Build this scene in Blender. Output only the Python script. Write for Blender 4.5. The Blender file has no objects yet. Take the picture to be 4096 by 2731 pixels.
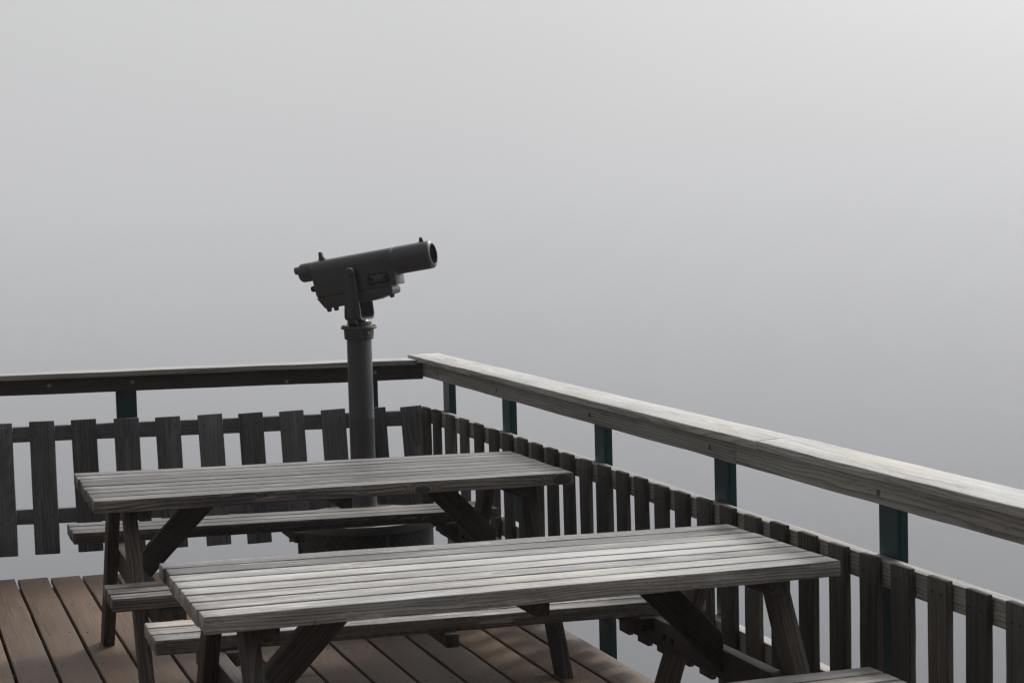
import bpy, bmesh, math, random
from mathutils import Vector, Matrix, noise
random.seed(7)
S = bpy.context.scene
C = S.collection
PI = math.pi
sin, cos, rad = math.sin, math.cos, math.radians

# ------------------------------------------------------------------ node helper
class NT:
    def __init__(self, nt): self.nt = nt
    def n(self, typ, **kw):
        nd = self.nt.nodes.new(typ)
        for k, v in kw.items():
            if k.startswith('i_'):
                key = k[2:]
                nd.inputs[int(key) if key.isdigit() else key.replace('_', ' ')].default_value = v
            else: setattr(nd, k, v)
        return nd
    def l(self, a, b): self.nt.links.new(a, b)
    def put(self, nd, i, v):
        if hasattr(v, 'is_output'): self.l(v, nd.inputs[i])
        else: nd.inputs[i].default_value = v
    def m(self, op, a, b=0.0, c=0.0, clamp=False):
        nd = self.nt.nodes.new('ShaderNodeMath'); nd.operation = op; nd.use_clamp = clamp
        for i, v in enumerate((a, b, c)): self.put(nd, i, v)
        return nd.outputs[0]
    def v(self, op, a, b=(0, 0, 0)):
        nd = self.nt.nodes.new('ShaderNodeVectorMath'); nd.operation = op
        self.put(nd, 0, a); self.put(nd, 1, b)
        return nd
    def sep(self, v):
        nd = self.nt.nodes.new('ShaderNodeSeparateXYZ'); self.l(v, nd.inputs[0]); return nd.outputs
    def comb(self, x, y, z):
        nd = self.nt.nodes.new('ShaderNodeCombineXYZ')
        for i, q in enumerate((x, y, z)): self.put(nd, i, q)
        return nd.outputs[0]
    def noise(self, vec, scale=1.0, detail=2.0, rough=0.5):
        nd = self.nt.nodes.new('ShaderNodeTexNoise'); self.l(vec, nd.inputs['Vector'])
        nd.inputs['Scale'].default_value = scale; nd.inputs['Detail'].default_value = detail
        nd.inputs['Roughness'].default_value = rough
        return nd.outputs[0]
    def mapr(self, x, a, b, c=0.0, d=1.0, smooth=True):
        nd = self.nt.nodes.new('ShaderNodeMapRange'); nd.interpolation_type = 'SMOOTHSTEP' if smooth else 'LINEAR'
        for i, q in enumerate((x, a, b, c, d)): self.put(nd, i, q)
        return nd.outputs[0]
    def ramp(self, x, stops):
        nd = self.nt.nodes.new('ShaderNodeValToRGB'); self.put(nd, 0, x)
        e = nd.color_ramp.elements
        while len(e) < len(stops): e.new(0.5)
        for k, (p, c) in enumerate(stops):
            e[k].position = p
            e[k].color = (c, c, c, 1) if isinstance(c, (int, float)) else (*c, 1)
        return nd.outputs[0]
    def mix(self, f, a, b, blend='MIX'):
        nd = self.nt.nodes.new('ShaderNodeMix'); nd.data_type = 'RGBA'; nd.blend_type = blend
        self.put(nd, 0, f)
        for i, q in ((6, a), (7, b)):
            if hasattr(q, 'is_output'): self.l(q, nd.inputs[i])
            else: nd.inputs[i].default_value = (*q, 1) if len(q) == 3 else q
        return nd.outputs[2]

def new_mat(name):
    m = bpy.data.materials.new(name); m.use_nodes = True
    nt = m.node_tree; nt.nodes.clear()
    T = NT(nt)
    out = T.n('ShaderNodeOutputMaterial'); b = T.n('ShaderNodeBsdfPrincipled')
    T.l(b.outputs[0], out.inputs[0])
    return m, T, b

def wood(name, dark, mid, light, ringf=170.0, contrast=1.0, streak=0.35, rough=(0.55, 0.85), bump=0.5,
         fibre=1.0, crack=1.0, spec=0.5, vary=0.25, knot=1.0, stain=0.3, xk=(), scuff=0.0, warm=1.0, gap_shade=0.0):
    """weathered board: solid growth rings about a wandering pith, knots, fibres, checks, bleaching"""
    m, T, b = new_mat(name)
    gc = T.n('ShaderNodeAttribute', attribute_name='gc').outputs['Vector']
    bs = T.n('ShaderNodeAttribute', attribute_name='bs').outputs['Fac']
    wn = T.n('ShaderNodeTexWhiteNoise', noise_dimensions='1D'); T.l(bs, wn.inputs['W'])
    r1, r2, r3 = T.sep(wn.outputs['Color'])
    x, y, z = T.sep(gc)
    xo = T.m('ADD', x, T.m('MULTIPLY', r1, 60.0))
    def st(ax, ay, az): return T.comb(T.m('MULTIPLY', xo, ax), T.m('MULTIPLY', y, ay), T.m('MULTIPLY', z, az))
    w1 = T.noise(st(1.1, 5, 5), 1, 2); w2 = T.noise(T.v('ADD', st(1.3, 5, 5), (9.1, 3.3, 7.7)).outputs[0], 1, 2)
    # knots
    vo = T.n('ShaderNodeTexVoronoi', feature='F1'); T.l(st(2.1, 6.5, 6.5), vo.inputs['Vector']); vo.inputs['Randomness'].default_value = 1
    dk = vo.outputs['Distance']
    kn = T.mapr(dk, 0.30, 0.02)
    yy = T.m('ADD', T.m('SUBTRACT', y, T.m('MULTIPLY', T.m('SUBTRACT', r2, 0.5), 0.13)), T.m('MULTIPLY', T.m('SUBTRACT', w1, 0.5), 0.06))
    zz = T.m('ADD', T.m('ADD', z, T.m('MULTIPLY_ADD', r3, 0.07, 0.03)), T.m('MULTIPLY', T.m('SUBTRACT', w2, 0.5), 0.05))
    rr = T.m('SQRT', T.m('ADD', T.m('MULTIPLY', yy, yy), T.m('MULTIPLY', zz, zz)))
    rr = T.m('ADD', rr, T.m('MULTIPLY', kn, 0.030 * knot))
    # single large knots of particular boards: (board seed, x, across, half length, half height, face axis)
    hearts = []
    for sd, kx, kc, ra, rb, ax in xk:
        u = T.m('DIVIDE', T.m('SUBTRACT', x, kx), ra); v = T.m('DIVIDE', T.m('SUBTRACT', z if ax == 'y' else y, kc), rb)
        dd = T.m('SQRT', T.m('ADD', T.m('MULTIPLY', u, u), T.m('MULTIPLY', v, v)))
        dd = T.m('ADD', dd, T.m('MULTIPLY', T.m('SUBTRACT', w1, 0.5), 0.5))
        dd = T.m('ADD', dd, T.m('MULTIPLY', T.m('SUBTRACT', 1.0, T.m('COMPARE', bs, sd, 0.01)), 50.0))
        rr = T.m('ADD', rr, T.m('MULTIPLY', T.mapr(dd, 3.2, 0.4), 0.045))
        hearts.append((T.mapr(dd, 1.25, 1.0), T.mapr(dd, 1.0, 0.82)))
    ph = T.m('MULTIPLY', rr, ringf)
    fr = T.m('FRACT', ph)
    ring = T.m('MULTIPLY', T.m('POWER', fr, 2.2), T.mapr(fr, 1.0, 0.9))    # slow dark rise, quick fall: late wood
    f1 = T.noise(st(7, 330, 330), 1, 2, 0.6)
    f2 = T.noise(st(2.2, 70, 70), 1, 3, 0.6)
    bl = T.noise(st(1.6, 9, 9), 1, 3, 0.55)
    big = T.noise(st(0.7, 2.5, 2.5), 1, 2)
    val = T.m('SUBTRACT', 0.55, T.m('MULTIPLY', ring, 0.42 * contrast))
    val = T.m('ADD', val, T.m('MULTIPLY', T.m('SUBTRACT', f1, 0.5), 0.55 * fibre))
    val = T.m('ADD', val, T.m('MULTIPLY', T.m('SUBTRACT', f2, 0.5), 1.3 * streak))
    val = T.m('ADD', val, T.m('MULTIPLY', T.m('SUBTRACT', bl, 0.5), 1.25 if scuff > 0.5 else 0.6))
    val = T.m('ADD', val, T.m('MULTIPLY', T.m('SUBTRACT', r2, 0.5), vary))
    col = T.ramp(val, [(0.12, dark), (0.5, mid), (0.92, light)])
    # warm / cold drift between and along boards
    col = T.mix(T.m('MULTIPLY', T.mapr(big, 0.40, 0.72), warm), col, (1.12, 1.0, 0.84), 'MULTIPLY')
    col = T.mix(T.m('MULTIPLY', T.mapr(r3, 0.5, 1.0), 0.6), col, (0.94, 0.95, 1.03), 'MULTIPLY')
    if scuff:
        sc = T.mapr(T.noise(T.v('ADD', st(3.4, 30, 30), (3, 71, 13)).outputs[0], 1, 5, 0.7), 0.58, 0.66)
        col = T.mix(T.m('MULTIPLY', sc, scuff), col, tuple(min(0.75, q * 1.25) for q in light))
        dg = T.mapr(T.noise(T.v('ADD', st(2.6, 22, 22), (17, 7, 41)).outputs[0], 1, 4, 0.6), 0.58, 0.68)
        col = T.mix(T.m('MULTIPLY', dg, 0.55), col, (0.38, 0.36, 0.35), 'MULTIPLY')
    # damp blotches
    stn = T.mapr(T.noise(T.v('ADD', st(1.1, 7, 7), (31, 5, 2)).outputs[0], 1, 4, 0.6), 0.56, 0.70)
    col = T.mix(T.m('MULTIPLY', stn, stain), col, (0.36, 0.34, 0.33), 'MULTIPLY')
    if gap_shade:       # dark gap lines: shade between planks painted into their edge colour
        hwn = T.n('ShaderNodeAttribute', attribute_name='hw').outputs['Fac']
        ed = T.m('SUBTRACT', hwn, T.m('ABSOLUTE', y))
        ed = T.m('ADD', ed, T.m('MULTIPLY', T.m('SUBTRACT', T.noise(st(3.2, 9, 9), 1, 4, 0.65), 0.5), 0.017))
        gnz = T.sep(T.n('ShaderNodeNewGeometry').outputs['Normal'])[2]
        col = T.mix(T.m('MULTIPLY', T.m('MULTIPLY', T.mapr(ed, 0.0085, 0.003), T.mapr(gnz, 0.25, 0.6)), gap_shade), col, tuple(q * 0.5 for q in dark))
    # knot heart and checks
    col = T.mix(T.m('MULTIPLY', T.mapr(dk, 0.085, 0.05), 0.75 * knot), col, tuple(q * 0.55 for q in dark))
    for edge, core in hearts:
        col = T.mix(T.m('MULTIPLY', edge, 0.85), col, tuple(q * 0.4 for q in dark))
        col = T.mix(T.m('MULTIPLY', core, 0.8), col, tuple(q * 0.55 for q in mid))
    ck = T.mapr(T.noise(st(1.7, 120, 120), 1, 2, 0.55), 0.71, 0.76)
    ck = T.m('MULTIPLY', ck, crack)
    col = T.mix(T.m('MULTIPLY', ck, 0.75), col, tuple(q * 0.35 for q in dark))
    T.l(col, b.inputs['Base Color'])
    T.l(T.mapr(val, 0.2, 0.9, rough[0], rough[1], False), b.inputs['Roughness'])
    b.inputs['Specular IOR Level'].default_value = spec
    h = T.m('SUBTRACT', T.m('MULTIPLY_ADD', f1, 0.6, T.m('MULTIPLY', f2, 0.9)), T.m('MULTIPLY_ADD', ring, 0.5, T.m('MULTIPLY', ck, 1.4)))
    bp = T.n('ShaderNodeBump'); bp.inputs['Strength'].default_value = bump; bp.inputs['Distance'].default_value = 0.003
    T.l(h, bp.inputs['Height']); T.l(bp.outputs[0], b.inputs['Normal'])
    return m

def paint(name, col, rough=0.4, spec=0.5, bump=0.12, scale=260, metal=0.0, vary=0.12, coat=0.0):
    m, T, b = new_mat(name)
    co = T.n('ShaderNodeTexCoord').outputs['Object']
    n1 = T.noise(co, 9, 4, 0.6); n2 = T.noise(co, scale, 2)
    f = T.m('MULTIPLY_ADD', T.m('SUBTRACT', n1, 0.5), vary * 2, 0.5, True)
    c = T.mix(f, tuple(q * (1 - vary) for q in col), tuple(q * (1 + vary) for q in col))
    dust = T.mapr(T.noise(co, 34, 5, 0.7), 0.66, 0.74)
    c = T.mix(T.m('MULTIPLY', dust, 0.05), c, (0.30, 0.30, 0.29))
    T.l(c, b.inputs['Base Color'])
    T.l(T.m('MULTIPLY_ADD', n1, 0.2, rough - 0.1), b.inputs['Roughness'])
    b.inputs['Specular IOR Level'].default_value = spec; b.inputs['Metallic'].default_value = metal
    b.inputs['Coat Weight'].default_value = coat
    bp = T.n('ShaderNodeBump'); bp.inputs['Strength'].default_value = bump; bp.inputs['Distance'].default_value = 0.001
    T.l(n2, bp.inputs['Height']); T.l(bp.outputs[0], b.inputs['Normal'])
    return m

M = {}
XK2 = [(200.0, 0.9052 + 0.863, -.003, .030, .014, 'y'), (200.0, 0.9052 - 0.304, .008, .018, .005, 'y'), (200.0, 0.9052 + 0.306, -.009, .026, .010, 'y')]
XK1 = [(101.0, 0.9052 + 0.515, 0.040, .012, .004, 'z')]
M['table'] = wood('weathered_table_wood', (0.06, 0.055, 0.052), (0.25, 0.238, 0.229), (0.60, 0.59, 0.575), ringf=175, contrast=1.2, streak=0.65, rough=(0.36, 0.6), vary=0.75, bump=0.32, gap_shade=0.7, scuff=0.6, xk=XK1)
M['tableold'] = wood('dark_weathered_table_wood', (0.038, 0.034, 0.032), (0.135, 0.125, 0.119), (0.40, 0.38, 0.365), ringf=105, contrast=1.5, streak=0.65, rough=(0.42, 0.68), vary=0.4, bump=0.38, gap_shade=0.65, scuff=0.6, xk=XK2)
M['leg'] = wood('brown_grey_leg_wood', (0.022, 0.017, 0.014), (0.082, 0.069, 0.060), (0.21, 0.196, 0.19), ringf=130, contrast=0.9, streak=0.5, rough=(0.6, 0.9), spec=0.3, vary=0.6, warm=0.7)
M['cap'] = wood('silver_handrail_wood', (0.17, 0.165, 0.152), (0.50, 0.495, 0.47), (0.70, 0.695, 0.67), ringf=120, contrast=1.0, streak=0.6, rough=(0.5, 0.8), stain=0.45, crack=1.0, scuff=0.3, bump=0.35, warm=0.6)
M['rail'] = wood('grey_rail_board_wood', (0.16, 0.155, 0.142), (0.42, 0.415, 0.39), (0.62, 0.615, 0.59), ringf=95, contrast=1.25, streak=0.5, rough=(0.6, 0.85), stain=0.4, crack=1.0, bump=0.35, warm=0.6)  # toned darker than the cap: shade under its overhang put into the colour
M['capgrey'] = wood('dark_glossy_handrail_wood', (0.10, 0.097, 0.088), (0.38, 0.375, 0.355), (0.58, 0.575, 0.55), ringf=120, contrast=0.8, streak=0.5, rough=(0.24, 0.42), spec=0.9, stain=0.3, bump=0.3)
M['capdark'] = wood('dark_handrail_wood', (0.025, 0.022, 0.018), (0.075, 0.068, 0.060), (0.16, 0.152, 0.14), ringf=120, contrast=0.7, streak=0.4, rough=(0.6, 0.9), spec=0.3)
M['picket'] = wood('grey_picket_wood', (0.045, 0.045, 0.048), (0.150, 0.153, 0.162), (0.27, 0.275, 0.287), warm=0.15, ringf=105, contrast=0.75, streak=0.45, rough=(0.7, 0.95), spec=0.25, vary=0.5, bump=0.4)
M['picketdark'] = wood('brown_picket_wood', (0.028, 0.025, 0.021), (0.078, 0.071, 0.063), (0.155, 0.147, 0.135), ringf=105, contrast=0.8, streak=0.45, rough=(0.7, 0.95), spec=0.25, vary=0.5, bump=0.4)
M['deck'] = wood('brown_stained_deck_wood', (0.044, 0.027, 0.017), (0.130, 0.083, 0.054), (0.225, 0.158, 0.110), ringf=140, contrast=0.5, streak=0.3, rough=(0.5, 0.8), spec=0.35, fibre=0.6, crack=0.6, vary=0.3, stain=0.5, bump=0.35, knot=0.6)
M['joist'] = wood('dark_joist_wood', (0.03, 0.022, 0.017), (0.07, 0.055, 0.043), (0.12, 0.10, 0.08))
M['teal'] = paint('teal_painted_steel', (0.012, 0.053, 0.061), rough=0.38, spec=0.45, bump=0.05, coat=0.0)
M['grey'] = paint('dark_grey_enamel', (0.074, 0.077, 0.081), rough=0.44, spec=0.55, bump=0.10, scale=420, coat=0.25)
M['black'] = paint('black_enamel', (0.010, 0.010, 0.010), rough=0.5, bump=0.05)
M['lens'] = paint('dark_glass', (0.004, 0.004, 0.005), rough=0.1, bump=0.0)
M['metal'] = paint('dull_zinc', (0.32, 0.32, 0.33), rough=0.42, metal=0.9, bump=0.1)
M['brass'] = paint('dull_brass', (0.36, 0.30, 0.22), rough=0.4, metal=0.7, bump=0.1)
M['rust'] = paint('rusty_screw', (0.02, 0.013, 0.010), rough=0.8)
M['bronze'] = paint('worn_eyepiece', (0.17, 0.155, 0.135), rough=0.55)
M['letter'] = paint('worn_plate_lettering', (0.30, 0.30, 0.30), rough=0.5, bump=0.0)

def tread_mat():
    m, T, b = new_mat('dark_tread_plate')
    co = T.n('ShaderNodeAttribute', attribute_name='gc').outputs['Vector']
    x, y, z = T.sep(co)
    def cell(px, py, flip):
        u = T.m('MULTIPLY', T.m('ADD', x, px), 26.0); v = T.m('MULTIPLY', T.m('ADD', y, py), 26.0)
        fu = T.m('SUBTRACT', T.m('FRACT', u), 0.5); fv = T.m('SUBTRACT', T.m('FRACT', v), 0.5)
        a = T.m('ADD', fu, T.m('MULTIPLY', fv, flip)); c = T.m('SUBTRACT', fv, T.m('MULTIPLY', fu, flip))
        return T.mapr(T.m('ADD', T.m('POWER', T.m('MULTIPLY', a, 1.5), 2.0), T.m('POWER', T.m('MULTIPLY', c, 7.0), 2.0)), 1.0, 0.45)
    h = T.m('MAXIMUM', cell(0, 0, 1.0), cell(0.0192, 0.0192, -1.0))
    T.l(T.mix(h, (0.026, 0.028, 0.030), (0.05, 0.052, 0.054)), b.inputs['Base Color'])
    b.inputs['Roughness'].default_value = 0.42; b.inputs['Metallic'].default_value = 0.3
    bp = T.n('ShaderNodeBump'); bp.inputs['Strength'].default_value = 0.6; bp.inputs['Distance'].default_value = 0.002
    T.l(h, bp.inputs['Height']); T.l(bp.outputs[0], b.inputs['Normal'])
    return m
M['tread'] = tread_mat()

def rock_mat():
    m, T, b = new_mat('mountain_rock')
    co = T.n('ShaderNodeTexCoord').outputs['Object']
    n = T.noise(co, 1.4, 8, 0.6)
    T.l(T.ramp(n, [(0.3, (0.035, 0.034, 0.032)), (0.55, (0.09, 0.085, 0.078)), (0.75, (0.16, 0.155, 0.145))]), b.inputs['Base Color'])
    b.inputs['Roughness'].default_value = 0.9
    bp = T.n('ShaderNodeBump'); bp.inputs['Strength'].default_value = 0.8; bp.inputs['Distance'].default_value = 0.1
    T.l(n, bp.inputs['Height']); T.l(bp.outputs[0], b.inputs['Normal'])
    return m
M['rock'] = rock_mat()

# ------------------------------------------------------------------ mesh helper
class MB:
    """collects shapes; build() links them as ONE mesh object"""
    def __init__(self): self.v = []; self.f = []; self.gc = []; self.bs = []; self.hw = []; self.mi = []; self.sm = []
    def _add(self, vs, fs, gcs=None, seed=None, mi=0, smooth=True, hw=1.0):
        o = len(self.v); self.v += [tuple(q) for q in vs]
        self.gc += [tuple(q) for q in (gcs or vs)]
        sd = random.random() * 97 if seed is None else seed
        self.bs += [sd] * len(vs); self.hw += [hw] * len(vs)
        for f in fs: self.f.append(tuple(i + o for i in f)); self.mi.append(mi); self.sm.append(smooth)
    def board(self, p0, p1, side, W, H, bev=0.004, step=0.07, wob=0.0012, chip=0.6, cut0=None, cut1=None, seed=None, bow=0.0, mi=0):
        """board from p0 to p1 (centre line), width W along side, height H along the third axis; weathered edges.
        cut0/cut1: optional plane (point, normal) the end is cut by"""
        p0 = Vector(p0); p1 = Vector(p1); d = p1 - p0; L = d.length; d = d.normalized()
        s = Vector(side); s = (s - d * s.dot(d)).normalized(); n = d.cross(s)
        seed = random.random() * 97 if seed is None else seed
        N = max(2, int(L / step))
        xs = [0.0, bev * 0.6] + [bev + (L - 2 * bev) * k / N for k in range(N + 1)] + [L - bev * 0.6, L]
        vs = []; g = []
        K = 4
        for j, xx in enumerate(xs):
            endi = bev * 0.85 if j in (0, len(xs) - 1) else (bev * 0.25 if j in (1, len(xs) - 2) else 0)
            q = Vector((xx * 2.2, seed * 3.1, 0.3))
            ox = noise.noise(q * 1.3) * wob * 1.6; oy = noise.noise(q * 1.3 + Vector((0, 0, 9))) * wob * 1.6 + bow * (1 - (2 * xx / L - 1) ** 2)
            ring = []
            for c, (cx, cy) in enumerate(((1, 1), (-1, 1), (-1, -1), (1, -1))):
                r = bev * (1 + chip * noise.noise(Vector((xx * 9, seed + c * 5.3, 1.7))) + chip * 0.8 * noise.noise(Vector((xx * 31, seed + c * 3.1, 4.7))))
                r = max(0.0012, min(r, W * 0.45, H * 0.45))
                hw = W / 2 - endi + noise.noise(Vector((xx * 3, seed + c, 8))) * wob; hh = H / 2 - endi + noise.noise(Vector((xx * 3, seed + c, 2))) * wob
                for k in range(K):
                    a = PI / 2 * c + PI / 2 * k / (K - 1)
                    ring.append((cx * (hw - r) + r * cos(a), cy * (hh - r) + r * sin(a)))
            for (a, b_) in ring:
                p = p0 + d * xx + s * (a + ox) + n * (b_ + oy)
                for cut in (cut0, cut1):
                    if cut is not None and ((cut is cut0 and xx < L * 0.5) or (cut is cut1 and xx >= L * 0.5)):
                        pt, nm = Vector(cut[0]), Vector(cut[1])
                        tt = (pt - p).dot(nm) / d.dot(nm)
                        if (cut is cut0 and tt > 0) or (cut is cut1 and tt < 0): p = p + d * tt
                vs.append(p); g.append((xx, a, b_))
        R = 4 * K; fs = []
        for j in range(len(xs) - 1):
            for k in range(R):
                k2 = (k + 1) % R
                fs.append((j * R + k, j * R + k2, (j + 1) * R + k2, (j + 1) * R + k))
        fs.append(tuple(range(R - 1, -1, -1))); e = (len(xs) - 1) * R; fs.append(tuple(e + k for k in range(R)))
        self._add(vs, fs, g, seed, mi, hw=W / 2)
        return self
    def lathe(self, prof, origin=(0, 0, 0), axis=(0, 0, 1), n=48, mi=0, closed=True):
        """prof: list of (radius, height)"""
        a = Vector(axis).normalized(); u = a.orthogonal().normalized(); w = a.cross(u); o = Vector(origin)
        vs = []; g = []
        for r, h in prof:
            for k in range(n):
                t = 2 * PI * k / n
                vs.append(o + a * h + u * (r * cos(t)) + w * (r * sin(t))); g.append((r * t, h, 0))
        fs = [(j * n + k, j * n + (k + 1) % n, (j + 1) * n + (k + 1) % n, (j + 1) * n + k) for j in range(len(prof) - 1) for k in range(n)]
        if closed:
            if prof[0][0] > 1e-6: fs.append(tuple(range(n - 1, -1, -1)))
            if prof[-1][0] > 1e-6: fs.append(tuple((len(prof) - 1) * n + k for k in range(n)))
        self._add(vs, fs, g, mi=mi); return self
    def loft(self, rings, mi=0, cap=True):
        n = len(rings[0]); vs = [p for r in rings for p in r]
        fs = [(j * n + k, j * n + (k + 1) % n, (j + 1) * n + (k + 1) % n, (j + 1) * n + k) for j in range(len(rings) - 1) for k in range(n)]
        if cap: fs.append(tuple(range(n - 1, -1, -1))); fs.append(tuple((len(rings) - 1) * n + k for k in range(n)))
        self._add(vs, fs, mi=mi); return self
    def box(self, c, s, bev=0.0, mi=0, rot=None):
        bm = bmesh.new(); bmesh.ops.create_cube(bm, size=1)
        bmesh.ops.scale(bm, vec=s, verts=bm.verts)
        if bev: bmesh.ops.bevel(bm, geom=list(bm.edges), offset=bev, segments=3, profile=0.5, affect='EDGES')
        if rot is not None: bmesh.ops.transform(bm, matrix=rot, verts=bm.verts)
        bmesh.ops.translate(bm, vec=c, verts=bm.verts)
        bm.verts.index_update()
        self._add([v.co.copy() for v in bm.verts], [[v.index for v in f.verts] for f in bm.faces], mi=mi); bm.free(); return self
    def prism(self, outline, axis, t0, t1, bev=0.0, mi=0):
        """outline: list of 2D points in the plane normal to axis 'x','y' or 'z'"""
        bm = bmesh.new()
        def P(a, b, t): return {'y': (a, t, b), 'x': (t, a, b), 'z': (a, b, t)}[axis]
        f = bm.faces.new([bm.verts.new(P(a, b, t0)) for a, b in outline])
        r = bmesh.ops.extrude_face_region(bm, geom=[f])
        vv = [e for e in r['geom'] if isinstance(e, bmesh.types.BMVert)]
        bmesh.ops.translate(bm, vec=Vector(P(0, 0, t1)) - Vector(P(0, 0, t0)), verts=vv)
        bmesh.ops.recalc_face_normals(bm, faces=bm.faces)
        if bev: bmesh.ops.bevel(bm, geom=list(bm.edges), offset=bev, segments=3, profile=0.5, affect='EDGES', clamp_overlap=True)
        bm.verts.index_update()
        self._add([v.co.copy() for v in bm.verts], [[v.index for v in f.verts] for f in bm.faces], mi=mi); bm.free(); return self
    def warp(self, fn): self.v = [tuple(fn(Vector(p))) for p in self.v]; return self
    def build(self, name, mat, parent=None, angle=40):
        me = bpy.data.meshes.new(name); me.from_pydata(self.v, [], self.f)
        for m in (mat if isinstance(mat, (list, tuple)) else [mat]): me.materials.append(m)
        for p, i in zip(me.polygons, self.mi): p.material_index = i
        a = me.attributes.new('gc', 'FLOAT_VECTOR', 'POINT'); a.data.foreach_set('vector', [c for q in self.gc for c in q])
        a = me.attributes.new('hw', 'FLOAT', 'POINT'); a.data.foreach_set('value', self.hw)
        a = me.attributes.new('bs', 'FLOAT', 'POINT'); a.data.foreach_set('value', self.bs)
        bm = bmesh.new(); bm.from_mesh(me)
        bmesh.ops.recalc_face_normals(bm, faces=bm.faces)
        for f in bm.faces: f.smooth = True
        for e in bm.edges: e.smooth = len(e.link_faces) == 2 and e.calc_face_angle(0) < rad(angle)
        bm.to_mesh(me); bm.free()
        o = bpy.data.objects.new(name, me); C.objects.link(o)
        if parent is not None: o.parent = parent
        return o

def thing(name, label, cat, loc=(0, 0, 0), rot=(0, 0, 0), group=None):
    o = bpy.data.objects.new(name, None); C.objects.link(o); o.location = loc; o.rotation_euler = rot
    o['label'] = label; o['category'] = cat
    if group: o['group'] = group
    return o

# ------------------------------------------------------------------ camera
CAM = dict(f=7685.315, x=-2.7273, y=-9.6207, z=1.7797, yaw=-0.3259, pitch=-0.0734, roll=-0.0267)
yaw, pit, rol = CAM['yaw'], CAM['pitch'], CAM['roll']
fw = Vector((-sin(yaw), cos(yaw), 0)); rt = Vector((cos(yaw), sin(yaw), 0)); up = Vector((0, 0, 1))
fw2 = fw * cos(pit) + up * sin(pit); up2 = up * cos(pit) - fw * sin(pit)
rt3 = rt * cos(rol) + up2 * sin(rol); up3 = up2 * cos(rol) - rt * sin(rol)
cd = bpy.data.cameras.new('camera'); cam = bpy.data.objects.new('camera', cd); C.objects.link(cam)
cd.sensor_width = 36; cd.lens = CAM['f'] / 4096 * 36; cd.clip_start = 0.1; cd.clip_end = 5000
Mx = Matrix.Identity(4)
for i in range(3): Mx[i][0] = rt3[i]; Mx[i][1] = up3[i]; Mx[i][2] = -fw2[i]
Mx[0][3], Mx[1][3], Mx[2][3] = CAM['x'], CAM['y'], CAM['z']
cam.matrix_world = Mx
cd.dof.use_dof = True; cd.dof.focus_distance = 6.8; cd.dof.aperture_fstop = 14.0
S.camera = cam

# ------------------------------------------------------------------ deck (setting)
aA = -0.177
tA = Vector((cos(aA), sin(aA), 0)); nA = Vector((-sin(aA), cos(aA), 0))      # far railing: along, outward
def A(t, off, z): return tA * t + Vector((0, off, 0)) + Vector((0, 0, z))   # off measured along y, as calibrated
def deck_far(x): return -0.4207 + math.tan(aA) * x
xg = [-0.03, -0.187, -0.344, -0.5067, -0.6702, -0.8332, -0.9887, -1.147, -1.303, -1.460, -1.618, -1.7746, -1.9261, -2.081]
while xg[-1] > -7: xg.append(xg[-1] - 0.157)
deck = MB(); GAP = 0.013
rnd = random.Random(3)
for a, b in zip(xg, xg[1:]):
    x0, x1 = b + GAP / 2, a - (GAP / 2 if a < -0.05 else 0)
    xc = (x0 + x1) / 2; far = deck_far(xc)
    ends = [far + rnd.uniform(-0.006, 0.006)]
    y = far - rnd.uniform(2.2, 4.4)
    while y > -12.5: ends.append(y); y -= rnd.uniform(3.4, 4.8)
    ends.append(-13.0)
    for p, q in zip(ends, ends[1:]):
        deck.board((xc, p - 0.002, -0.014), (xc, q + 0.002, -0.014), (1, 0, 0), x1 - x0, 0.028, bev=0.0035, step=0.12, wob=0.0012)
    jy = -0.5
    for k in range(16):
        yj = far - 0.12 - k * 0.6
        if yj < -9.5: break
        for xx in (x0 + 0.028, x1 - 0.028):
            xx += rnd.uniform(-.004, .004); yy = yj + rnd.uniform(-.008, .008)
            if rnd.random() < 0.85: deck.lathe([(0.0042, -0.002), (0.0042, 0.0009)], (xx, yy, 0), n=8, mi=1)
o = deck.build('deck_floor', [M['deck'], M['rust']]); o['kind'] = 'structure'
# joists follow the far edge and carry the boards
j = MB()
for k in range(22):
    off = -0.4207 - 0.115 - k * 0.6
    j.board(A(-7.2, off, -0.128), A(0.0, off, -0.128), (0, 1, 0), 0.048, 0.196, step=0.5)
for xx in (-0.16, -3.4, -6.6):
    j.board((xx, -0.62 + math.tan(aA) * (xx), -0.36), (xx, -13, -0.36), (1, 0, 0), 0.09, 0.26, step=0.6)
o = j.build('deck_joists', M['joist']); o['kind'] = 'structure'

# rocky summit that carries the deck; it falls away steeper than the view past the deck edge
g = MB(); vs = []; N = 90
def hz(x, y):
    dx = max(x - (-0.7), -6.2 - x, 0); dy = max(y - deck_far(x) + 0.7, -16 - y, 0)
    d = math.hypot(dx, dy)
    return -1.1 - d * 1.25 - 0.02 * d * d + (0.25 + min(d, 20) * 0.10) * noise.fractal(Vector((x * .35, y * .35, 0)), 1.0, 2.0, 5) * (1 if d > 0 else .5)
for i in range(N + 1):
    for k in range(N + 1):
        u = (i / N - .5) * 2; w = (k / N - .5) * 2
        x = -3.5 + 60 * u * abs(u); y = -8 + 60 * w * abs(w)
        vs.append((x, y, max(hz(x, y), -110)))
g._add(vs, [(i * (N + 1) + k, (i + 1) * (N + 1) + k, (i + 1) * (N + 1) + k + 1, i * (N + 1) + k + 1) for i in range(N) for k in range(N)])
o = g.build('ground', M['rock']); o['kind'] = 'structure'

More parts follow.
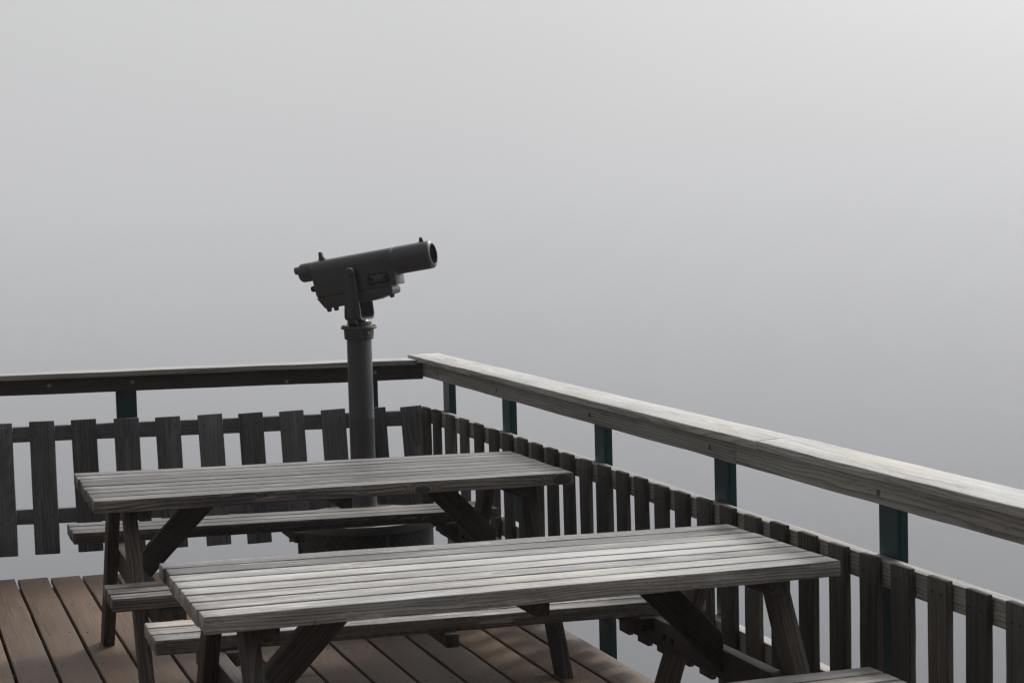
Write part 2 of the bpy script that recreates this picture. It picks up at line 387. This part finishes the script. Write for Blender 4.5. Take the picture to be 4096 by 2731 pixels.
# ------------------------------------------------------------------ railings
ZT, DZ = 0.9632, 0.0139
def bolt(p, nrm, parent):
    p = Vector(p); b = MB()
    b.lathe([(0.0105, 0.0), (0.0105, 0.0012)], p, nrm, n=16)
    b.lathe([(0.0072, 0.001), (0.0070, 0.004), (0.0055, 0.0062), (0.0025, 0.0072), (0.0, 0.0074)], p, nrm, n=16)
    return b.build('bolt', M['metal'], parent)
def screw_pits(mb, pts, nrm, r=0.0042):
    for p in pts: mb.lathe([(r, -0.002), (r, 0.0006)], Vector(p), nrm, n=8, mi=1)
def post(base, along, outward, z0, z1, parent):
    """rolled channel: face plate toward the deck, box web behind with a shadow groove"""
    b = MB(); B = Vector(base); u = Vector(along); w = Vector(outward)
    def prof(pts):
        return [[B + u * a + w * c + Vector((0, 0, z)) for a, c in pts] for z in (z0, z1)]
    b.loft(prof([(-.0515, 0), (.0515, 0), (.0525, .001), (.0525, .0055), (.0515, .0065), (-.0515, .0065), (-.0525, .0055), (-.0525, .001)]))
    b.loft(prof([(-.0485, .0066), (.0485, .0066), (.0485, .0105), (-.0485, .0105)]))
    b.loft(prof([(-.0515, .0106), (.0515, .0106), (.0515, .036), (.046, .036), (.046, .016), (-.046, .016), (-.046, .036), (-.0515, .036)]))
    return b.build('post', M['teal'], parent, 25)

# --- far railing, across the left of the picture
RF = thing('wooden_railing', 'dark weathered railing across the far edge of the deck, behind the viewing telescope', 'railing', A(-3, 0.06, 0), (0, 0, 0), 'railings round the deck')
RFi = Matrix.Translation(-RF.location)
def own(o, root):       # geometry was written in world space: keep it there under its thing
    o.matrix_parent_inverse = Matrix.Translation(root.location).inverted(); return o
zc = ZT
c_ = MB(); c_.board(A(-6.2, 0.0857, zc - 0.01295), A(0.012, 0.0857, zc - 0.01295), nA, 0.171, 0.0259, bev=0.003, step=0.09, wob=0.0012,
                    cut1=((-0.003, 0, 0), (1, 0, 0)))
own(c_.build('top_cap', M['capgrey'], RF), RF)
c_ = MB(); c_.board(A(-6.2, 0.0587, zc - 0.0664), A(0.06, 0.0587, zc - 0.0664), nA, 0.036, 0.0806, bev=0.004, step=0.09, cut1=((0.038, 0, 0), (1, 0, 0)))
rb = own(c_.build('rail_board', M['capdark'], RF), RF)
for t_, z_ in ((-1.874, .902), (-1.4575, .903), (-0.672, .8735), (-.2127, .9017)): bolt(A(t_, 0.0405, z_), -nA, rb)
for za, zb in ((0.6175, 0.695), (0.195, 0.271)):
    c_ = MB(); c_.board(A(-6.2, 0.054, (za + zb) / 2), A(0.02, 0.054, (za + zb) / 2), nA, 0.046, zb - za, bev=0.004, step=0.1)
    own(c_.build('cross_rail', M['picket'], RF), RF)
pa = [(-1.9839, -1.8592), (-1.7736, -1.6477), (-1.562, -1.4352), (-1.3528, -1.2262), (-1.1365, -1.0101), (-0.930, -0.804), (-0.7199, -0.5937), (-0.5081, -0.3819), (-0.301, -0.1714), (-0.0961, 0.0165), (-2.1935, -2.0675)]
t_ = -2.277
while t_ > -6.1: pa.append((t_ - 0.126, t_)); t_ -= 0.2105
rp = random.Random(11)
for a, b in pa:
    c_ = MB(); tc = (a + b) / 2; lean = rp.uniform(-.003, .003)
    fan = 0.68 * (max(0.0, (tc + 2.0) * 0.028) if tc < -0.15 else 0.070)      # the pickets lean more and more toward the corner
    c_.board(A(tc - lean + fan, 0.018, 0.0405 + rp.uniform(-.003, .003)), A(tc + lean, 0.018, 0.7203 + rp.uniform(-.002, .003)), tA, b - a, 0.021, bev=0.0028, step=0.09, wob=0.0010)
    pts = [A(tc + fan * (0.72 - z) / 0.68 + s * 0.030 + rp.uniform(-.006, .006), 0.0072, z + rp.uniform(-.008, .008)) for z in (0.668, 0.234) for s in (-1, 1) if rp.random() < 0.9]
    screw_pits(c_, pts, -nA)
    own(c_.build('picket', [M['picket'], M['rust']], RF), RF)
for t_ in (-0.243, -1.487, -2.73, -3.97, -5.21): own(post(A(t_, 0.0785, 0), tA, nA, -1.6, ZT - 0.027, RF), RF)

# --- right railing, running toward the viewer
RR = thing('wooden_railing', 'pale silvery railing along the right side of the deck, running toward the viewer', 'railing', (0.06, -4.5, 0), (0, 0, 0), 'railings round the deck')
zr = ZT + DZ
for y0, y1, c0, c1 in ((0.190, -3.960, None, ((0.09, -3.960, 0), (-0.30, 1, 0))), (-3.960, -8.9, ((0.09, -3.970, 0), (-0.30, 1, 0)), None)):
    c_ = MB(); e0 = 0.035 if c0 else 0; e1 = -0.035 if c1 else 0
    c_.board((0.0857, y0 + e0, zr - 0.01295), (0.0857, y1 + e1, zr - 0.01295), (1, 0, 0), 0.1714, 0.0259, bev=0.003, step=0.08, wob=0.0012, cut0=c0, cut1=c1)
    own(c_.build('top_cap', M['cap'], RR), RR)
rbs = []
for y0, y1 in ((0.16, -3.752), (-3.753, -8.9)):
    c_ = MB(); c_.board((0.0587, y0, zr - 0.0664), (0.0587, y1, zr - 0.0664), (1, 0, 0), 0.036, 0.0806, bev=0.003, step=0.08)
    rbs.append(own(c_.build('rail_board', M['rail'], RR), RR))
for y_ in (-.231, -1.1905, -2.3845, -3.5444, -4.7138): bolt((0.0405, y_, 0.904), (-1, 0, 0), rbs[1 if y_ < -3.75 else 0])
for za, zb in ((0.637, 0.7125), (0.230, 0.306)):
    c_ = MB(); c_.board((0.0535, -0.004, (za + zb) / 2), (0.0535, -8.9, (za + zb) / 2), (1, 0, 0), 0.046, zb - za, bev=0.004, step=0.1)
    own(c_.build('cross_rail', M['rail'], RR), RR)
pr = [-0.034, -.219, -.452, -.689, -.920, -1.148, -1.349, -1.549, -1.747, -1.943, -2.141, -2.336, -2.544, -2.739, -2.924, -3.115, -3.305, -3.495, -3.686, -3.875, -4.070, -4.264, -4.465, -4.654, -4.838, -5.034, -5.226]
y_ = -5.417
while y_ > -8.7: pr.append(y_); y_ -= 0.193
for y_ in pr:
    c_ = MB(); yc = y_ - 0.0505; lean = rp.uniform(-.003, .003)
    c_.board((0.0178, yc + lean, 0.098 + rp.uniform(-.005, .005)), (0.0178, yc - lean, 0.7245 + rp.uniform(-.003, .003)), (0, 1, 0), 0.101 + rp.uniform(-.002, .002), 0.021, bev=0.0026, step=0.08, wob=0.0013, chip=0.9)
    pts = [(0.0071, yc + s * 0.022 + rp.uniform(-.005, .005), z + rp.uniform(-.006, .006)) for z in (0.675, 0.27) for s in (-1, 1) if rp.random() < 0.9]
    screw_pits(c_, pts, (-1, 0, 0))
    own(c_.build('picket', [M['picketdark'], M['rust']], RR), RR)
for y_ in (-.248, -1.2045, -2.3925, -3.5535, -4.705, -5.87, -7.03, -8.2): own(post((0.0777, y_, 0), (0, 1, 0), (1, 0, 0), -1.6, zr - 0.027, RR), RR)

# ------------------------------------------------------------------ picnic tables
HT, TT, Hb = 0.74, 0.045, 0.4725
def picnic_table(loc, ang, tilt, twist, label, top_mat, rs):
    R = thing('picnic_table', label, 'picnic table', (loc[0], loc[1], 0), (0, 0, ang), 'picnic tables on the deck')
    rg = random.Random(rs)
    def wf(p):
        k = min(1.0, max(0.0, p.z / 0.45)); p = p.copy(); p.z += (tilt * p.x + twist * p.x * p.y) * k; return p
    def put(mb, name, mat, par=R): return mb.warp(wf).build(name, mat, par)
    # top: eight planks with gaps
    b = MB(); W = 0.767; n = 8; pw = W / n; h = 0.9052
    for i in range(n):
        v = -W / 2 + pw * (i + .5)
        e0, e1 = rg.uniform(-.004, .003), rg.uniform(-.004, .003)
        b.board((-h + e0, v, HT - TT / 2 + rg.uniform(-.0005, .0005)), (h + e1, v, HT - TT / 2 + rg.uniform(-.0005, .0005)), (0, 1, 0), pw - rg.choice((.0055, .007, .0085, .010, .0115)), TT, bev=0.0034, step=0.045, wob=0.0005, chip=1.0, seed=(200.0 if i == 0 else None) if rs == 8 else (100.0 + i))
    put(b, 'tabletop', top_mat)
    # benches: three planks each, outer ends a touch uneven
    for sg in (1, -1):
        b = MB(); v0, v1 = 0.543, 0.808; pw = (v1 - v0) / 3
        for i in range(3):
            v = sg * (v0 + pw * (i + .5)); e0, e1 = rg.uniform(-.004, .004), rg.uniform(-.004, .004)
            b.board((-0.903 + e0, v, Hb - TT / 2 + rg.uniform(-.001, .001)), (0.903 + e1, v, Hb - TT / 2), (0, 1, 0), pw - .008, TT, bev=0.004, step=0.045, wob=0.0008, chip=1.0)
        bench = put(b, 'bench', top_mat)
        for u in (-0.678, 0.018, 0.678):
            b = MB(); b.board((u, sg * 0.515, Hb - TT - 0.0225), (u, sg * 0.80, Hb - TT - 0.0225), (1, 0, 0), 0.044, 0.044, bev=0.003)
            put(b, 'cleat', M['leg'], bench)
    for su in (-1, 1):
        # legs lean outward; near and far leg are not quite symmetric
        for vt, vb in ((-0.215, -0.605), (0.240, 0.690)):
            b = MB(); d = Vector((0, vb - vt, -(HT - TT))); e = d.normalized()
            top = Vector((su * 0.7675, vt, HT - TT - 0.001)); bot = Vector((su * 0.7675, vb, 0.0))
            b.board(top - e * 0.06, bot + e * 0.06, (1, 0, 0), 0.045, 0.0885, bev=0.004, step=0.06, wob=0.0014,
                    cut0=((0, 0, HT - TT - 0.0015), (0, 0, 1)), cut1=((0, 0, 0.0), (0, 0, 1)))
            put(b, 'leg', M['leg'])
        b = MB(); b.board((su * 0.7225, -0.80, Hb - TT - 0.0475), (su * 0.7225, 0.80, Hb - TT - 0.0475), (1, 0, 0), 0.0445, 0.094, bev=0.004, step=0.06)
        cb = put(b, 'cross_beam', M['leg'])
        for vv in (-0.43, -0.38, 0.43, 0.36):
            k = MB(); k.lathe([(0.012, 0), (0.012, 0.0015)], (su * 0.7, vv, Hb - TT - 0.05), (-su, 0, 0), n=16); k.lathe([(0.008, .0012), (.0075, .006), (.004, .008), (0, .0082)], (su * 0.7, vv, Hb - TT - 0.05), (-su, 0, 0), n=12)
            put(k, 'bolt', M['rust'], cb)
        b = MB(); b.board((su * 0.7225, -0.335, HT - TT - 0.0226), (su * 0.7225, 0.335, HT - TT - 0.0226), (1, 0, 0), 0.0445, 0.0445, bev=0.003)
        put(b, 'top_cleat', M['leg'])
        b = MB(); p0 = Vector((su * 0.43, 0, HT - TT)); p1 = Vector((su * 0.70, 0, 0.418)); e = (p1 - p0).normalized()
        b.board(p0 - e * 0.07, p1 + e * 0.06, (0, 1, 0), 0.045, 0.088, bev=0.003, step=0.05,
                cut0=((0, 0, HT - TT - 0.0012), (0, 0, 1)), cut1=((su * 0.6995, 0, 0), (1, 0, 0)))
        put(b, 'brace', M['leg'])
    b = MB(); b.board((0.02, -0.335, HT - TT - 0.0226), (0.02, 0.335, HT - TT - 0.0226), (1, 0, 0), 0.0445, 0.0445, bev=0.003)
    put(b, 'top_cleat', M['leg'])
    return R
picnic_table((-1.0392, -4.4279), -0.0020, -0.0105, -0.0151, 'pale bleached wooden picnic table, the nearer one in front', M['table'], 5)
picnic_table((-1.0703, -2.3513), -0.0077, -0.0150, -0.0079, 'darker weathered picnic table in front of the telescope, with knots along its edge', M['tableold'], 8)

# ------------------------------------------------------------------ viewing telescope
BX, BY = -0.598, -1.154
T0 = thing('viewing_telescope', 'dark grey coin viewing telescope on a tall round post, pointing right above the railing', 'telescope', (BX, BY, 0))
k = 1.048
# stepped drum that carries the post
b = MB(); Rr = 0.325
b.lathe([(0, .360), (.06, .360), (Rr - .004, .360), (Rr - .001, .359), (Rr, .356), (Rr, .324), (Rr - .001, .322), (Rr - .02, .322), (Rr - .02, .33), (0, .33)], n=96)
for k_ in range(72):
    a = 2 * PI * k_ / 72; r = 0.19 + 0.018 * (k_ % 3)
    b.box((r * cos(a), r * sin(a), .361), (.012, .004, .003), .0008, rot=Matrix.Rotation(a, 4, 'Z'))
stand = b.build('stand', M['grey'], T0)
b = MB(); b.lathe([(Rr * .93, .0), (Rr * .945, .002), (Rr * .945, .3218), (Rr * .90, .3218)], n=96, closed=False); b.build('side_panel', M['tread'], stand)
camdir = math.atan2(CAM['y'] - BY, CAM['x'] - BX)
for da in (0.30, -1.30, 1.75, 2.9, -2.6):
    b = MB(); a = camdir + da
    b.board((cos(a) * Rr * .955, sin(a) * Rr * .955, 0.001), (cos(a) * Rr * .955, sin(a) * Rr * .955, .3215), (-sin(a), cos(a), 0), .018, .012, bev=.002, wob=0)
    b.build('upright', M['grey'], stand)
pr_ = .0573
b = MB()
b.lathe([(0, .3601), (.098, .3601), (.101, .363), (.101, .369), (.097, .374), (.086, .377), (.074, .386), (.066, .400), (.060, .412), (pr_, .424), (pr_, .80), (pr_ + .0006, .803), (pr_ + .0006, .815), (pr_, .818), (pr_ - .001, 1.20), (0, 1.20)], n=64)
b.build('pole', M['grey'], T0)
b = MB()
zc_ = 1.1685; zt_ = 1.2225
b.lathe([(.0575, zc_), (.064, zc_ + .001), (.0665, zc_ + .006), (.0685, zt_ - .012), (.0695, zt_ - .008), (.079, zt_ - .006), (.0815, zt_ - .003), (.0815, zt_ + .003), (.0795, zt_ + .0055), (.066, zt_ + .0075), (.058, zt_ + .0125), (.050, zt_ + .0165), (.045, zt_ + .0185), (0, zt_ + .019)], n=72)
for q in range(36):
    a = 2 * PI * q / 36
    b.box((.0735 * cos(a), .0735 * sin(a), zt_ + .0075), (.009, .0028 + .003 * (q % 3 == 0), .0045), .0006, rot=Matrix.Rotation(a, 4, 'Z'))
col_ = b.build('collar', M['grey'], T0)
la = camdir + 0.66
b = MB(); la_v = Vector((cos(la), sin(la), 0)); la_s = Vector((-sin(la), cos(la), 0))
pts = [(-.016, .012), (.016, .012), (.016, -.012)] + [(.016 * cos(-q), -.012 + .016 * sin(-q)) for q in [PI * i / 10 for i in range(1, 10)]] + [(-.016, -.012)]
rings = []
for d_ in (.060, .0705, .0715):
    s_ = 1 if d_ < .071 else .93
    rings.append([la_v * d_ + la_s * (p * s_) + Vector((0, 0, 1.1965 + q * s_)) for p, q in pts])
b.loft(rings); b.build('lock_boss', M['grey'], col_)
b = MB(); b.lathe([(.0105, 0), (.0105, .0016), (.0088, .0018), (.0086, .0008), (0, .0008)], la_v * .0714 + Vector((0, 0, 1.198)), la_v, n=24); b.build('lock_ring', M['black'], col_)
b = MB(); b.lathe([(.0070, 0), (.0066, .0016), (.0045, .002), (.0044, .0008), (.003, .0008), (.003, .0022), (0, .0022)], la_v * .0722 + Vector((0, 0, 1.198)), la_v, n=24); b.build('lock', M['brass'], col_)

# head: local x = sight axis, built about the pivot, then tilted; yoke stays level
PZ = 1.4765
AZ = 22.0       # how far the nose turns toward the viewer from the picture plane
view = Vector((BX - CAM['x'], BY - CAM['y'], 0)).normalized(); vang = math.atan2(view.y, view.x)
haz = vang - PI / 2 - rad(AZ)
HY = Matrix.Translation((0, 0, PZ)) @ Matrix.Rotation(haz, 4, 'Z')
EL = rad(8.6)
HM = HY @ Matrix.Rotation(-EL, 4, 'Y')
def hput(mb, name, mat, par, mtx=HM, ang=35): return mb.warp(lambda p: mtx @ (p * k)).build(name, mat, par, ang)
def dsec(x, w, zc, r, zb, n=14, rb=.006):
    """round-topped, flat-sided section at x"""
    pts = []
    for q in range(n + 1):
        t = PI * q / n; pts.append(Vector((x, -w * cos(t), zc + r * sin(t))))
    for q in range(5):
        t = PI / 2 * q / 4; pts.append(Vector((x, w - rb + rb * cos(t), zb + rb - rb * sin(t))))
    for q in range(5):
        t = PI / 2 * q / 4; pts.append(Vector((x, -w + rb - rb * sin(t), zb + rb - rb * cos(t))))
    return pts
b = MB(); w = .054; zc0 = .024; r0 = .052; zb = -.0850
# slanted rear end: lower edge sits further forward
def slant(rings, x0, amt):
    for rg_ in rings:
        for p in rg_: p.x += amt * (max(0, (.06 - p.z)) / .145)
    return rings
rear = slant([dsec(-.198, w * .86, zc0, r0 * .86, zb + .008), dsec(-.1945, w * .94, zc0, r0 * .95, zb + .003), dsec(-.190, w * .985, zc0, r0 * .99, zb), dsec(-.184, w, zc0, r0, zb)], 0, .012)
body = rear + [dsec(-.14, w, zc0, r0, zb), dsec(.05, w, zc0, r0, zb), dsec(.186, w, zc0, r0, zb), dsec(.1885, w * .985, zc0, r0 * .99, zb + .001), dsec(.190, w * .95, zc0, r0 * .96, zb + .003)]
b.loft(body); b.box((-.012, 0, -.086), (.336, .098, .01))
house = hput(b, 'housing', M['grey'], T0)
# lower lid below the seam
b = MB()
lid = [(-.187, -.0868), (.163, -.0868), (.1655, -.095), (.1655, -.112), (.160, -.120), (.150, -.1225), (.118, -.1265), (.085, -.1335), (.055, -.1365), (-.150, -.1365), (-.157, -.133)]
def lidring(y, sc):
    cx, cz = 0.0, -.108
    return [Vector((cx + (a - cx) * (1 - (1 - sc) * .06), y, cz + (c - cz) * (1 - (1 - sc) * .25))) for a, c in lid]
b.loft([lidring(-w - .0005, 0), lidring(-w + .0015, .5), lidring(-w + .006, 1), lidring(w - .006, 1), lidring(w - .0015, .5), lidring(w + .0005, 0)])
lidob = hput(b, 'lower_cover', M['grey'], house)
b = MB()
for fx, fy, fz in ((-.145, -.030, -.1365), (-.120, -.010, -.1365), (.146, -.012, -.1215)):
    b = MB(); b.lathe([(.0125, .003), (.0118, -.004), (.0095, -.013), (.007, -.0155), (0, -.016)], (fx, fy, fz), (0, 0, 1), n=20)
    hput(b, 'cover_screw', M['grey'], lidob)
# rear barrel and eyepiece
b = MB(); rb_ = .0412
b.lathe([(0, -.262), (.028, -.262), (.034, -.2605), (.0385, -.256), (.0408, -.249), (rb_ + .0003, -.241), (rb_, -.17), (0, -.17)], (0, 0, .0335), (1, 0, 0), n=48)
rbarrel = hput(b, 'rear_barrel', M['grey'], house)
b = MB(); b.lathe([(0, -.286), (.0125, -.286), (.0158, -.2845), (.0165, -.282), (.0165, -.258), (0, -.258)], (0, 0, .0475), (1, 0, 0), n=32)
hput(b, 'eyepiece', M['bronze'], rbarrel)
b = MB(); b.lathe([(0, -.046), (.0105, -.046), (.0125, -.043), (.0185, -.004), (.019, .004), (0, .004)], (-.172, -.012, -.0425), (1, 0, 0), n=28)
hput(b, 'focus_knob', M['black'], house)
# objective barrel with rounded lip and deep bore
b = MB(); ro = .0605; xo = .360; zo = .016
prof = [(.040, .150), (ro + .006, .188), (ro + .0025, .192), (ro + .0006, .198), (ro, .215), (ro, xo - .020)] + [(ro - .0165 + .0165 * cos(PI / 2 * q / 6), xo - .0165 + .0165 * sin(PI / 2 * q / 6)) for q in range(1, 7)] + [(.0432, xo - .001), (.0420, xo - .004), (.0412, xo - .010), (.0405, .26), (0, .258)]
b.lathe(prof, (0, 0, zo), (1, 0, 0), n=64)
obar = hput(b, 'objective_barrel', M['grey'], house)
b = MB(); b.lathe([(.0404, .2785), (.030, .2815), (.015, .2835), (0, .284)], (0, 0, zo), (1, 0, 0), n=40, closed=False); hput(b, 'lens', M['lens'], obar)
b = MB(); b.lathe([(.0413, xo - .0035), (.0411, .285)], (0, 0, zo), (1, 0, 0), n=48, closed=False); hput(b, 'bore', M['black'], obar)
# sights
b = MB()
out = [(-.018, -.004), (.026, -.004), (.014, .006), (.006, .018), (.003, .033), (.000, .036), (-.009, .036), (-.011, .033), (-.0125, .012)]
b.prism([(a - .150, c + .0745) for a, c in out], 'y', -.0085, -.002, .0015)
b.prism([(a - .150, c + .0745) for a, c in out], 'y', .002, .0085, .0015)
b.prism([(a - .150, c * .5 + .0745) for a, c in out], 'y', -.006, .006, .0015)
hput(b, 'rear_sight', M['grey'], house)
b = MB(); out = [(-.016, -.004), (.016, -.004), (.009, .006), (.006, .018), (.003, .020), (-.004, .020), (-.007, .017), (-.009, .006)]
b.prism([(a + .315, c + .0755) for a, c in out], 'y', -.005, .005, .0016); hput(b, 'front_sight', M['grey'], obar)
# name plate with its lettering
yp = -w
b = MB()
px0, px1, pz0, pz1 = .064, .162, -.0725, -.0235
def rrect(x0, x1, z0, z1, r, n=5):
    pts = []
    for cx, cz, a0 in ((x1 - r, z1 - r, 0), (x0 + r, z1 - r, PI / 2), (x0 + r, z0 + r, PI), (x1 - r, z0 + r, 1.5 * PI)):
        pts += [(cx + r * cos(a0 + PI / 2 * q / n), cz + r * sin(a0 + PI / 2 * q / n)) for q in range(n + 1)]
    return pts
b.prism(rrect(px0, px1, pz0, pz1, .005), 'y', yp - .0012, yp + .002, .0004)
plate = hput(b, 'name_plate', M['black'], house)
for x_ in (px0 + .004, (px0 + px1) / 2, px1 - .004):
    for z_ in (pz0 + .004, pz1 - .004):
        b = MB(); b.lathe([(.0016, 0), (.0012, .0009), (0, .0011)], (x_, yp - .0011, z_), (0, -1, 0), n=10)
        hput(b, 'rivet', M['metal'], plate)
def text_mesh(txt, size, x, z, name, width=None):
    cu = bpy.data.curves.new(name, 'FONT'); cu.body = txt; cu.size = size; cu.align_x = 'CENTER'; cu.extrude = 0.00015; cu.offset = size * 0.012
    to = bpy.data.objects.new(name, cu); C.objects.link(to)
    bpy.context.view_layer.update()
    me = bpy.data.meshes.new_from_object(to.evaluated_get(bpy.context.evaluated_depsgraph_get()))
    bpy.data.objects.remove(to); bpy.data.curves.remove(cu)
    w_ = max(v.co.x for v in me.vertices) - min(v.co.x for v in me.vertices); sx = (width / w_) if width else 1
    b = MB(); b._add([Vector((v.co.x * sx + x, yp - .00125 - v.co.z, v.co.y + z)) for v in me.vertices], [tuple(p.vertices) for p in me.polygons], smooth=False)
    bpy.data.meshes.remove(me); return hput(b, name, M['letter'], plate)
xm = (px0 + px1) / 2
text_mesh('FOR DISTANT', .0125, xm - .001, -.0395, 'lettering', .070)
text_mesh('VIEWING', .0125, xm, -.0505, 'lettering', .046)
text_mesh('SeeCoast Manufacturing Co., Inc.', .0052, xm - .003, -.0575, 'lettering', .076)
# yoke: level U with ribbed arms, pivot bosses and a round foot
YS = .0775
def arm(sg):
    b = MB(); y0 = sg * YS
    # outer plate, widening downward
    out = [(-.0185, .010), (-.012, .017), (0, .0195), (.012, .017), (.0185, .010), (.024, -.02), (.0395, -.150), (.043, -.180), (.041, -.190), (-.030, -.190), (-.032, -.180), (-.0255, -.02)]
    b.prism(out, 'y', y0 - .005, y0 + .005, .002)
    # rib down the middle
    b.loft([[Vector((x_ * s_, y0 + sg * d_, z_)) for x_, d_ in ((-.012, .004), (-.0105, .011), (-.007, .0135), (.007, .0135), (.0105, .011), (.012, .004))] for z_, s_ in ((.004, 1.0), (-.05, 1.05), (-.12, 1.2), (-.19, 1.35))])
    # boss on the pivot
    b.lathe([(.019, -.004), (.019, .010), (.0182, .0145), (.0155, .0175), (.0105, .0185), (.0095, .0180), (.009, .0188), (0, .0195)], (0, y0, 0), (0, sg, 0), n=36)
    b.lathe([(.015, .0), (.015, -.026), (0, -.026)], (0, y0, 0), (0, sg, 0), n=24)
    return b
yk = MB()
for sg in (-1, 1):
    a_ = arm(sg); yk._add(a_.v, a_.f)
# curved floor of the U
prof = []
for q in range(9):
    t = PI / 2 * q / 8; prof.append((-YS - .005 + .030 - .030 * cos(t), -.185 - .024 * sin(t)))
L = prof + [(-p, z_) for p, z_ in reversed(prof)]
inner = [(-YS + .005 + .022 - .022 * cos(PI / 2 * q / 8), -.180 - .020 * sin(PI / 2 * q / 8)) for q in range(9)]
inner = inner + [(-p, z_) for p, z_ in reversed(inner)]
ringA = L + list(reversed(inner))
yk.loft([[Vector((x_, p, z_)) for p, z_ in ringA] for x_ in (-.0315, .0425)])
# ribs sweeping into the foot, then the foot
for sg in (-1, 1):
    yk.loft([[Vector((x_ * 1.0, sg * yy, zz)) for x_, yy, zz in ((-s_, y_, z_), (s_, y_, z_), (s_, y_ - dy, z_ - dz), (-s_, y_ - dy, z_ - dz))] for s_, y_, z_, dy, dz in ((.0155, YS + .0135, -.186, .012, 0), (.017, YS + .010, -.204, .012, -.004), (.018, YS - .008, -.224, .008, -.018), (.019, .045, -.2335, .0, -.02))])
yk.lathe([(0, -.2345), (.049, -.2345), (.0525, -.2325), (.0535, -.229), (.0535, -.219), (.052, -.2155), (.046, -.2135), (.041, -.2085), (0, -.2085)], (.004, 0, 0), (0, 0, 1), n=56)
hput(yk, 'yoke', M['grey'], T0, HY, 32)

# ------------------------------------------------------------------ light: thin sun through fog, ahead and to the right
SAZ, SEL = rad(55), rad(40)        # azimuth from +y toward +x
sdir = Vector((sin(SAZ) * cos(SEL), cos(SAZ) * cos(SEL), sin(SEL)))
ld = bpy.data.lights.new('sun', 'SUN'); ld.energy = 1.6; ld.angle = rad(10); ld.color = (1, 0.975, 0.94)
lo = bpy.data.objects.new('sun', ld); C.objects.link(lo); lo.location = sdir * 30
lo.rotation_euler = sdir.to_track_quat('Z', 'Y').to_euler()

W = bpy.data.worlds.new('World'); S.world = W; W.use_nodes = True
W.node_tree.nodes.clear(); T = NT(W.node_tree)
out = T.n('ShaderNodeOutputWorld'); bg = T.n('ShaderNodeBackground'); T.l(bg.outputs[0], out.inputs[0])
d = T.n('ShaderNodeTexCoord').outputs['Generated']
dx, dy, dz = T.sep(d)
t = T.m('MULTIPLY_ADD', dz, 0.5, 0.5)
el = T.ramp(t, [(0.0, 0.10), (0.36, 0.20), (0.415, 0.315), (0.455, 0.435), (0.475, 0.505), (0.50, 0.578), (0.525, 0.612), (0.555, 0.640), (0.64, 1.05), (0.82, 1.3)])
sh = Vector((sin(SAZ), cos(SAZ), 0))
ca = T.v('DOT_PRODUCT', d, tuple(sh)).outputs['Value']
az = T.ramp(T.m('MULTIPLY_ADD', ca, 0.5, 0.5), [(0.0, 0.03), (0.40, 0.06), (0.52, 0.16), (0.64, 0.55), (0.75, 0.90), (0.82, 0.94), (1.0, 1.03)])
cs = T.v('DOT_PRODUCT', d, tuple(sdir)).outputs['Value']
glow = T.m('MULTIPLY', T.m('POWER', T.m('MAXIMUM', cs, 0.0), 14.0), 4.4)
upf = T.mapr(dz, 0.40, 0.95)
az = T.m('MULTIPLY_ADD', T.m('SUBTRACT', 0.22, az), upf, az)          # fog overhead glows from every side
side = T.m('MULTIPLY', T.m('POWER', T.m('MAXIMUM', T.m('MULTIPLY', dx, -1.0), 0.0), 3.0), 0.22)   # open air on the left
lum = T.m('ADD', T.m('ADD', T.m('MULTIPLY', el, az), glow), T.m('MULTIPLY', side, el))
mott = T.noise(T.comb(T.m('MULTIPLY', dx, 1.0), T.m('MULTIPLY', dy, 1.0), T.m('MULTIPLY', dz, 2.0)), 3.0, 3, 0.45)
lum = T.m('MULTIPLY', lum, T.m('MULTIPLY_ADD', mott, 0.10, 0.95))
tint = T.ramp(t, [(0.40, (0.960, 0.970, 1.018)), (0.50, (0.972, 0.980, 1.012)), (0.56, (0.992, 0.994, 1.0)), (0.8, (1, 1, 1))])
sky = T.n('ShaderNodeTexSky', sky_type='NISHITA'); sky.sun_disc = False; sky.sun_elevation = SEL; sky.sun_rotation = SAZ; sky.altitude = 700; sky.dust_density = 6
fog = T.mix(1.0, tint, lum, 'MULTIPLY')
mx = T.n('ShaderNodeMix', data_type='RGBA', blend_type='ADD'); mx.inputs[0].default_value = 0.004
T.l(fog, mx.inputs[6]); T.l(sky.outputs[0], mx.inputs[7])
T.l(mx.outputs[2], bg.inputs['Color']); bg.inputs['Strength'].default_value = 1.0

# thin air between the viewer and the railing
HAZE = 0.0010
if HAZE:
    hm = bpy.data.materials.new('pale_haze'); hm.use_nodes = True; hm.node_tree.nodes.clear(); T = NT(hm.node_tree)
    out = T.n('ShaderNodeOutputMaterial'); pv = T.n('ShaderNodeVolumePrincipled'); T.l(pv.outputs[0], out.inputs['Volume'])
    pv.inputs['Density'].default_value = HAZE; pv.inputs['Color'].default_value = (0.95, 0.96, 0.98, 1); pv.inputs['Anisotropy'].default_value = 0.3
    b = MB(); b.box((-3, -8, -54), (150, 150, 114)); o = b.build('haze', hm); o['kind'] = 'stuff'

S.view_settings.view_transform = 'Standard'; S.view_settings.look = 'None'; S.view_settings.exposure = 0.0; S.view_settings.gamma = 1.0
S.render.engine = 'CYCLES'
S.cycles.max_bounces = 8; S.cycles.diffuse_bounces = 4; S.cycles.volume_bounces = 0
S.cycles.use_denoising = True
S.cycles.filter_width = 1.3
